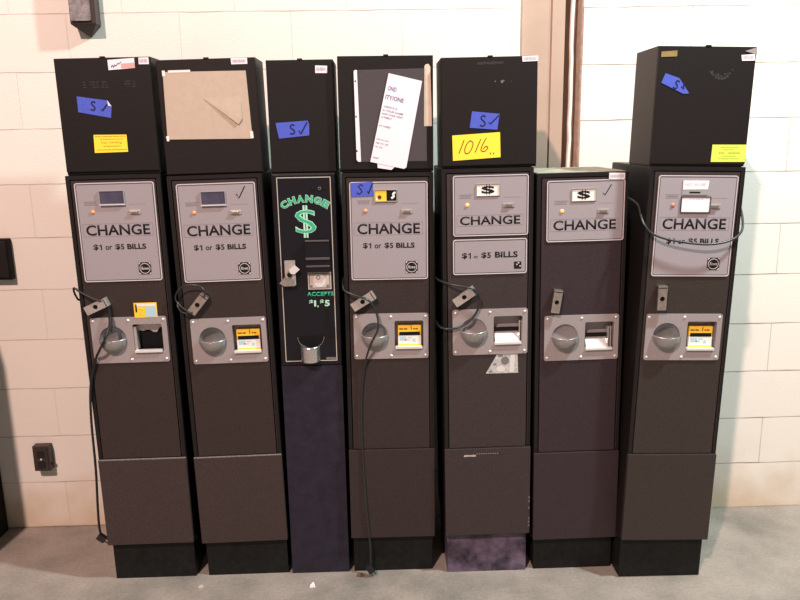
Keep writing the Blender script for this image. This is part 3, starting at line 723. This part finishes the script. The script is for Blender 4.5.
b4, z = top_box(m4, .307, 1.4745, 1.8315, 'black box with a clear plastic sleeve on its front', xo=-.001, mtl='box')
sticker(b4, z, [(.1251,1.7960),(.1280,1.8020),(.1380,1.8044),(.1440,1.7950),(.1485,1.6104),(.1228,1.6107)], 'tan', 'tan_tape', .0005)
b5, z = top_box(m5, .309, 1.4830, 1.8215, 'black box with a large yellow number card', xo=.006, mtl='box2')
xo = .006
sticker(b5, z, [(-.0507-xo,1.6540),(.0384-xo,1.6443),(.0310-xo,1.5944),(-.0584-xo,1.6028)], 'blue', 'blue_tape')
s_tick(b5, z, -.0165-xo, 1.6235, .0165, -.02, [(.004-xo,1.619),(.009-xo,1.6135),(.036-xo,1.640)])
st = sticker(b5, z, [(-.1151-xo,1.5796),(.0398-xo,1.5869),(.0420-xo,1.5072),(-.1131-xo,1.4992)], 'yellow', 'number_card')
f = lambda u, v: (-.1151-xo+(u-105)*.000378, 1.5796-(v-305)*.000378-z)
strokes([[f(207,345),f(185,400),f(162,455)], [f(262,350),f(232,375),f(212,425),f(222,458),f(250,450),f(275,410),f(283,370),f(262,350)], [f(350,340),f(325,395),f(302,450)], [f(398,332),f(372,375),f(352,425),f(365,443),f(392,438),f(410,412),f(395,402),f(370,420)]], 'handwritten_number', M['redink'], st, .0013, .0009)
strokes([[f(432,455),f(435,470)], [f(458,455),f(461,470)]], 'handwritten_dots', M['redink'], st, .0012, .0009)
st = sticker(b5, z, [(.1091-xo,1.8195),(.1600-xo,1.8205),(.1600-xo,1.8045),(.1106-xo,1.8032)], 'white', 'asset_sticker'); bars(st, z, .114-xo, .157-xo, 1.8075, 1.8165, 14)
mb = MB()
for x, zz, w_ in ((.024,1.7450,.004),(.046,1.7440,.009),(.050,1.7460,.006),(.0760,1.744,.002)): mb.poly(circ(x-xo, zz-z, w_*.5, 9), .0024, .0031)
mb.build('paint_chips', M['scuff_and_glint'], b5)
mb = MB(); k = random.Random(4)
for i in range(12): mb.box(-.04+i*.007, -.034+i*.007, .0026, .0031, 1.799-z+k.uniform(-.003,.0), 1.804-z+k.uniform(0,.003))
mb.build('faded_scuffs', mat('faded_mark', (.020,.017,.018), .7), b5)['kind'] = 'stuff'
b7, z = top_box(m7, .306, 1.4740, 1.8335, 'box on the rightmost machine, with a yellow-green sticker in its lower corner', xo=-.0025, mtl='box2', D=.215, yaw=-.012, shell='brown7')
xo = -.0035
sticker(b7, z, [(-.1302-xo,1.7512),(-.0857-xo,1.7369),(-.0515-xo,1.6925),(-.0560-xo,1.6905),(-.0699-xo,1.6902),(-.1411-xo,1.7226)], 'blue', 'blue_tape')
s_tick(b7, z, -.094-xo, 1.7180, .0125, -.35, [(-.077-xo,1.712),(-.070-xo,1.704),(-.070-xo,1.722)])
st = sticker(b7, z, [(.0384-xo,1.5350),(.1475-xo,1.5358),(.1465-xo,1.4819),(.0376-xo,1.4811)], 'lime', 'lime_sticker')
mb = MB(); k = random.Random(12)
for zz, a, e, hh in ((1.527,.066,.120,.002),(1.520,.076,.108,.002),(1.510,.062,.078,.004),(1.510,.092,.124,.004),(1.500,.074,.112,.002),(1.492,.062,.126,.002)):
    x = a
    while x < e: w_ = k.uniform(.003,.008); mb.box(x-xo, x+w_-xo, .0011, .0016, zz-hh/2-z, zz+hh/2-z); x += w_+.002
mb.build('sticker_print', M['limeink'], st)
st = sticker(b7, z, [(.1019-xo,1.8075),(.1440-xo,1.8110),(.1450-xo,1.7915),(.1056-xo,1.7904)], 'white', 'asset_sticker'); bars(st, z, .108-xo, .141-xo, 1.796, 1.806, 11)
MB().poly([(.1120-xo,1.8190-z),(.1490-xo,1.8310-z),(.1500-xo,1.8080-z),(.1440-xo,1.8110-z)], .0012, .0034).build('curled_foil', M['greysteel'], b7)
st = sticker(b7, z, [(-.1480-xo,1.8150),(-.0989-xo,1.8190),(-.0988-xo,1.8014),(-.1480-xo,1.7995)], 'gold', 'gold_label')
mb = MB(); k = random.Random(6)
for i in range(46):
    a = k.uniform(0, 1); x = .01+a*.07; zz = 1.7600-.018*math.sin(a*PI)+k.uniform(-.008,.006)
    mb.poly(circ(x-xo, zz-z, k.uniform(.001,.004), 7), .0027-.00001*i, .0031)
mb.build('dust_smear', mat('dust_mark', (.022,.019,.018), .8), b7)

# plastic sleeve and paper on the box with the sleeve
z4 = b4['_zt']
def on_box(o, x, zz): return o.matrix_basis @ Vector((x, 0, zz))
sl = thing('plastic_sleeve', b4.location, 'clear plastic sleeve with white punched edge on the front of a black box', 'plastic sleeve', None, .0035)
sb = MB().poly([(-.1000,1.7872-z4),(.1300,1.7905-z4),(.1315,1.4993-z4),(-.0929,1.4994-z4)], -.0003, .0003).build('clear_sheet', M['sleeve'], sl)
holes = [[(-.0965+.0025*math.cos(a), zc-z4+.0035*math.sin(a)) for a in [i*2*PI/10 for i in range(10)]] for zc in (1.7530, 1.6430, 1.5340)]
MB().poly([(-.1010,1.7840-z4),(-.0960,1.7878-z4),(-.0905,1.7872-z4),(-.0840,1.5000-z4),(-.0925,1.4994-z4),(-.0985,1.5060-z4)], -.0008, -.0003, holes).build('punched_edge', M['white'], sl)
pp = thing('paper_slip', b4.location, 'white printed paper slip hanging tilted in front of the plastic sleeve', 'paper', None, .0035)
pm = MB().poly([(.0105,1.7765-z4),(.1172,1.7511-z4),(.0640,1.4800-z4),(.0560,1.4749-z4),(-.0539,1.4989-z4)], -.0028, -.0020).build('sheet', M['white'], pp)
MB().poly([(-.0310,1.4990-z4),(-.0301,1.4790-z4),(.0150,1.4720-z4),(.0300,1.4850-z4)], -.0018, -.0011).build('second_sheet', M['white'], pp)
ang = -.235
L0 = (.0105, 1.7765-z4)
mb = MB()
def slip_text(txt, u0, u1, v0, v1, bold):
    tm = MB(); add_me(tm, text_geo(txt, u0, u1, -v1, -v0, -.0031, bold+.012))
    bmesh.ops.rotate(tm.bm, verts=tm.bm.verts, cent=(0,0,0), matrix=Matrix.Rotation(-ang, 3, 'Y'))
    bmesh.ops.translate(tm.bm, verts=tm.bm.verts, vec=(L0[0], 0, L0[1]))
    me = bpy.data.meshes.new('x'); tm.bm.to_mesh(me); tm.bm.free(); add_me(mb, me)
for txt, u0, u1, v0, v1, b_ in (('OND', .008,.036,.038,.052,.01), ('ITY/ONE', .006,.066,.066,.080,.01), ('ORDS IS A', .008,.052,.100,.106,.0), ('A YOUR NAME', .006,.074,.112,.118,.0), ('AND YOUR WISH', .006,.074,.123,.129,.0), ('A WEEKLY', .006,.042,.134,.140,.0),
        ('AY WEEK', .004,.044,.162,.168,.0), ('OF 01/01', .006,.046,.206,.211,.0), ('AM TO 10P', .006,.048,.218,.223,.0), ('10 25', .006,.030,.230,.235,.0), ('AGES', .006,.026,.266,.271,.0)):
    slip_text(txt, u0, u1, v0, v1, b_)
mb.build('print', M['purple'], pp)

# ------------------------------------------------------------------ cords
def cord(name, m, pts, rad, mt, label, plug=None, group='cords hanging on the machines'):
    """pts in the machine's own frame (x, y in front of the door is negative, z)"""
    o = thing(name, m.location, label, 'cord', group, m.rotation_euler[1])
    MB().tube(pts, rad, 8, sub=6).build('cable', M[mt], o, True)
    if plug:
        (x, y, zz), a = plug
        q = MB(); q.box(x-.012, x+.012, y-.010, y+.010, zz-.016, zz+.016, .004); q.box(x-.007, x-.005, y-.002, y+.002, zz-.030, zz-.015); q.box(x+.005, x+.007, y-.002, y+.002, zz-.030, zz-.015)
        q.build('plug', M['cord'], o, rot=((x, zz), a))
    return o
# leftmost machine: a loop into the lock bar, then the power cord over the plate and down the left side
cord('wire_loop', m1, [(-.1580,.200,1.0500),(-.1580,.030,1.0526),(-.1631,-.004,1.0772),(-.1599,-.018,1.1046),(-.1383,-.022,1.0902),(-.0974,-.027,1.0683),(-.0716,-.028,1.0606)], .0035, 'cord', 'black wire curling from the left edge to the lock bar of the leftmost machine')
cord('power_cord', m1, [(-.0534,-.012,1.0428),(-.0519,-.020,.9941),(-.0560,-.030,.9640),(-.0650,-.0455,.9349),(-.0936,-.034,.8899),(-.1181,-.014,.8515),(-.1456,-.012,.7589),(-.1600,-.006,.6309),(-.1722,.012,.4434),(-.1859,.022,.2892),(-.1905,.025,.2107),(-.1880,.025,.1800)], .0042, 'cord', 'black power cord hanging down the left side of the leftmost machine, plug near the floor', plug=((-.186,.025,.165), .9))
MB().tube([(-.0519,-.016,1.0),(-.0500,-.024,.975),(-.0515,-.030,.955)], .0065, 8).build('strain_relief', M['cord'], [o for o in bpy.data.objects if o.name == 'power_cord'][0], True)
cord('wire_loop', m2, [(-.1097,-.027,1.0096),(-.1380,-.024,1.0316),(-.1588,-.020,1.0602),(-.1458,-.024,1.0908),(-.1174,-.026,1.1069),(-.0773,-.028,1.1053),(-.0558,-.029,1.0838),(-.0640,-.029,1.0625)], .0026, 'greycord', 'thin dark wire ring around the lock bar of the cardboard panel machine')
cord('wire_loop', m2, [(-.1480,.016,1.052),(-.1570,-.010,1.040),(-.1450,-.020,1.018),(-.1240,-.024,1.011),(-.1050,-.027,1.013)], .0028, 'cord', 'short black wire below the thin wire ring on the cardboard panel machine')
cord('power_cord', m4, [(-.1570,.060,1.1050),(-.1570,.010,1.0900),(-.1500,-.014,1.0725),(-.1127,-.027,1.0580),(-.0790,-.030,1.0469),(-.0590,-.030,1.0291),(-.0427,-.032,.9903),(-.0402,-.042,.9444),(-.0653,-.038,.8916),(-.0839,-.018,.8309),(-.0957,-.012,.7696),(-.1031,-.010,.6779),(-.1049,-.010,.5282),(-.0959,-.014,.2963),(-.0850,-.012,.1365),(-.0840,-.011,.0500),(-.0845,-.014,.0300)], .0034, 'greycord', 'dark cord running over the lock bar and down the front to the floor', plug=((-.086,-.022,.034), .5))
cord('wire_loop', m5, [(-.1690,.070,1.1075),(-.1660,.020,1.1040),(-.1338,-.014,1.0957),(-.0867,-.030,1.0874),(-.0495,-.030,1.0760),(-.0293,-.024,1.0443),(-.0362,-.016,1.0029),(-.0635,-.014,.9653),(-.1047,-.012,.9420),(-.1457,-.012,.9397),(-.1660,.015,.9450),(-.1690,.060,.9500)], .0036, 'greycord', 'grey wire loop in front of the machine with the split silver face')
cord('power_cord', m7, [(-.1640,.400,1.3600),(-.1640,.200,1.3550),(-.1670,.060,1.3400),(-.1690,.010,1.3050),(-.1640,-.010,1.2819),(-.1389,-.022,1.2529),(-.0780,-.030,1.2335),(.0287,-.034,1.2208),(.1071,-.030,1.2311),(.1507,-.018,1.2575),(.1640,.004,1.2934),(.1620,.030,1.3388),(.1600,.060,1.3645),(.1595,.200,1.3720),(.1595,.395,1.3700)], .0040, 'greycord', 'dark cord looped across the silver face of the rightmost machine')

# ------------------------------------------------------------------ litter on the floor
def scrap(name, x, y, pts, hgt, m, label, cat='litter'):
    mb = MB(); vs = [mb.bm.verts.new((px, py, .001)) for px, py in pts]; f = mb.bm.faces.new(vs)
    r = bmesh.ops.extrude_face_region(mb.bm, geom=[f])
    for g in r['geom']:
        if isinstance(g, bmesh.types.BMVert): g.co.z += hgt; g.co.x *= .75; g.co.y *= .75
    o = mb.build(name, M[m]); o.location = (x, y, 0); return tag(o, label, cat)
scrap('paper_scrap', -.272, -.482, [(-.010,-.012),(.012,-.010),(.004,.014)], .010, 'white', 'small white scrap on the floor before the narrow black machine')
scrap('paper_scrap', -.675, -.470, [(-.010,-.006),(.008,-.008),(.011,.005),(-.004,.008)], .006, 'plaque', 'small pinkish scrap on the floor before the gap between the two leftmost machines')
scrap('dry_leaf', -.102, -.425, [(-.016,-.006),(.0,-.014),(.018,-.004),(.010,.010),(-.010,.010)], .005, 'leaf', 'brown bit of litter on the floor beside the cord plug')

# ------------------------------------------------------------------ camera
fpx, H, D, tl, yaw, roll = 744.9726190852919, 1.5784069991393477, 2.894538084054049, .21600055293655077, .025041521729340217, -.016547808191951965
cy, sy = math.cos(yaw), math.sin(yaw)
fw = Vector((sy*math.cos(tl), cy*math.cos(tl), -math.sin(tl))); rt = Vector((cy, -sy, 0)); up = rt.cross(fw)
rt2 = math.cos(roll)*rt + math.sin(roll)*up; up2 = -math.sin(roll)*rt + math.cos(roll)*up
cam = bpy.data.cameras.new('camera'); cam.sensor_fit = 'HORIZONTAL'; cam.sensor_width = 36; cam.lens = fpx/800*36; cam.clip_start = .05
co = bpy.data.objects.new('camera', cam); C.objects.link(co)
co.matrix_world = Matrix(((rt2.x, up2.x, -fw.x, 0), (rt2.y, up2.y, -fw.y, -D), (rt2.z, up2.z, -fw.z, H), (0, 0, 0, 1)))
bpy.context.scene.camera = co

# ------------------------------------------------------------------ lights: two ceiling lamps of the hall and the dim hall itself
def lamp(name, loc, power, col, rad):
    l = bpy.data.lights.new(name, 'POINT'); l.energy = power; l.color = col; l.shadow_soft_size = rad
    o = bpy.data.objects.new(name, l); C.objects.link(o); o.location = loc; return o
lamp('white_ceiling_lamp', (2.1, -1.4, 4.0), 690, (.84, 1.0, .98), .10)
lamp('warm_ceiling_lamp', (-2.4, -6.3, 7.0), 3250, (1.0, .69, .60), .14)
w = bpy.data.worlds.new('hall'); bpy.context.scene.world = w; w.use_nodes = True
w.node_tree.nodes['Background'].inputs[0].default_value = (1.0, .90, .84, 1); w.node_tree.nodes['Background'].inputs[1].default_value = .22

vs = bpy.context.scene.view_settings
vs.view_transform = 'Standard'; vs.look = 'None'; vs.gamma = 1; vs.use_curve_mapping = False; vs.exposure = 0
for o in bpy.data.objects:
    if '_zt' in o: del o['_zt']
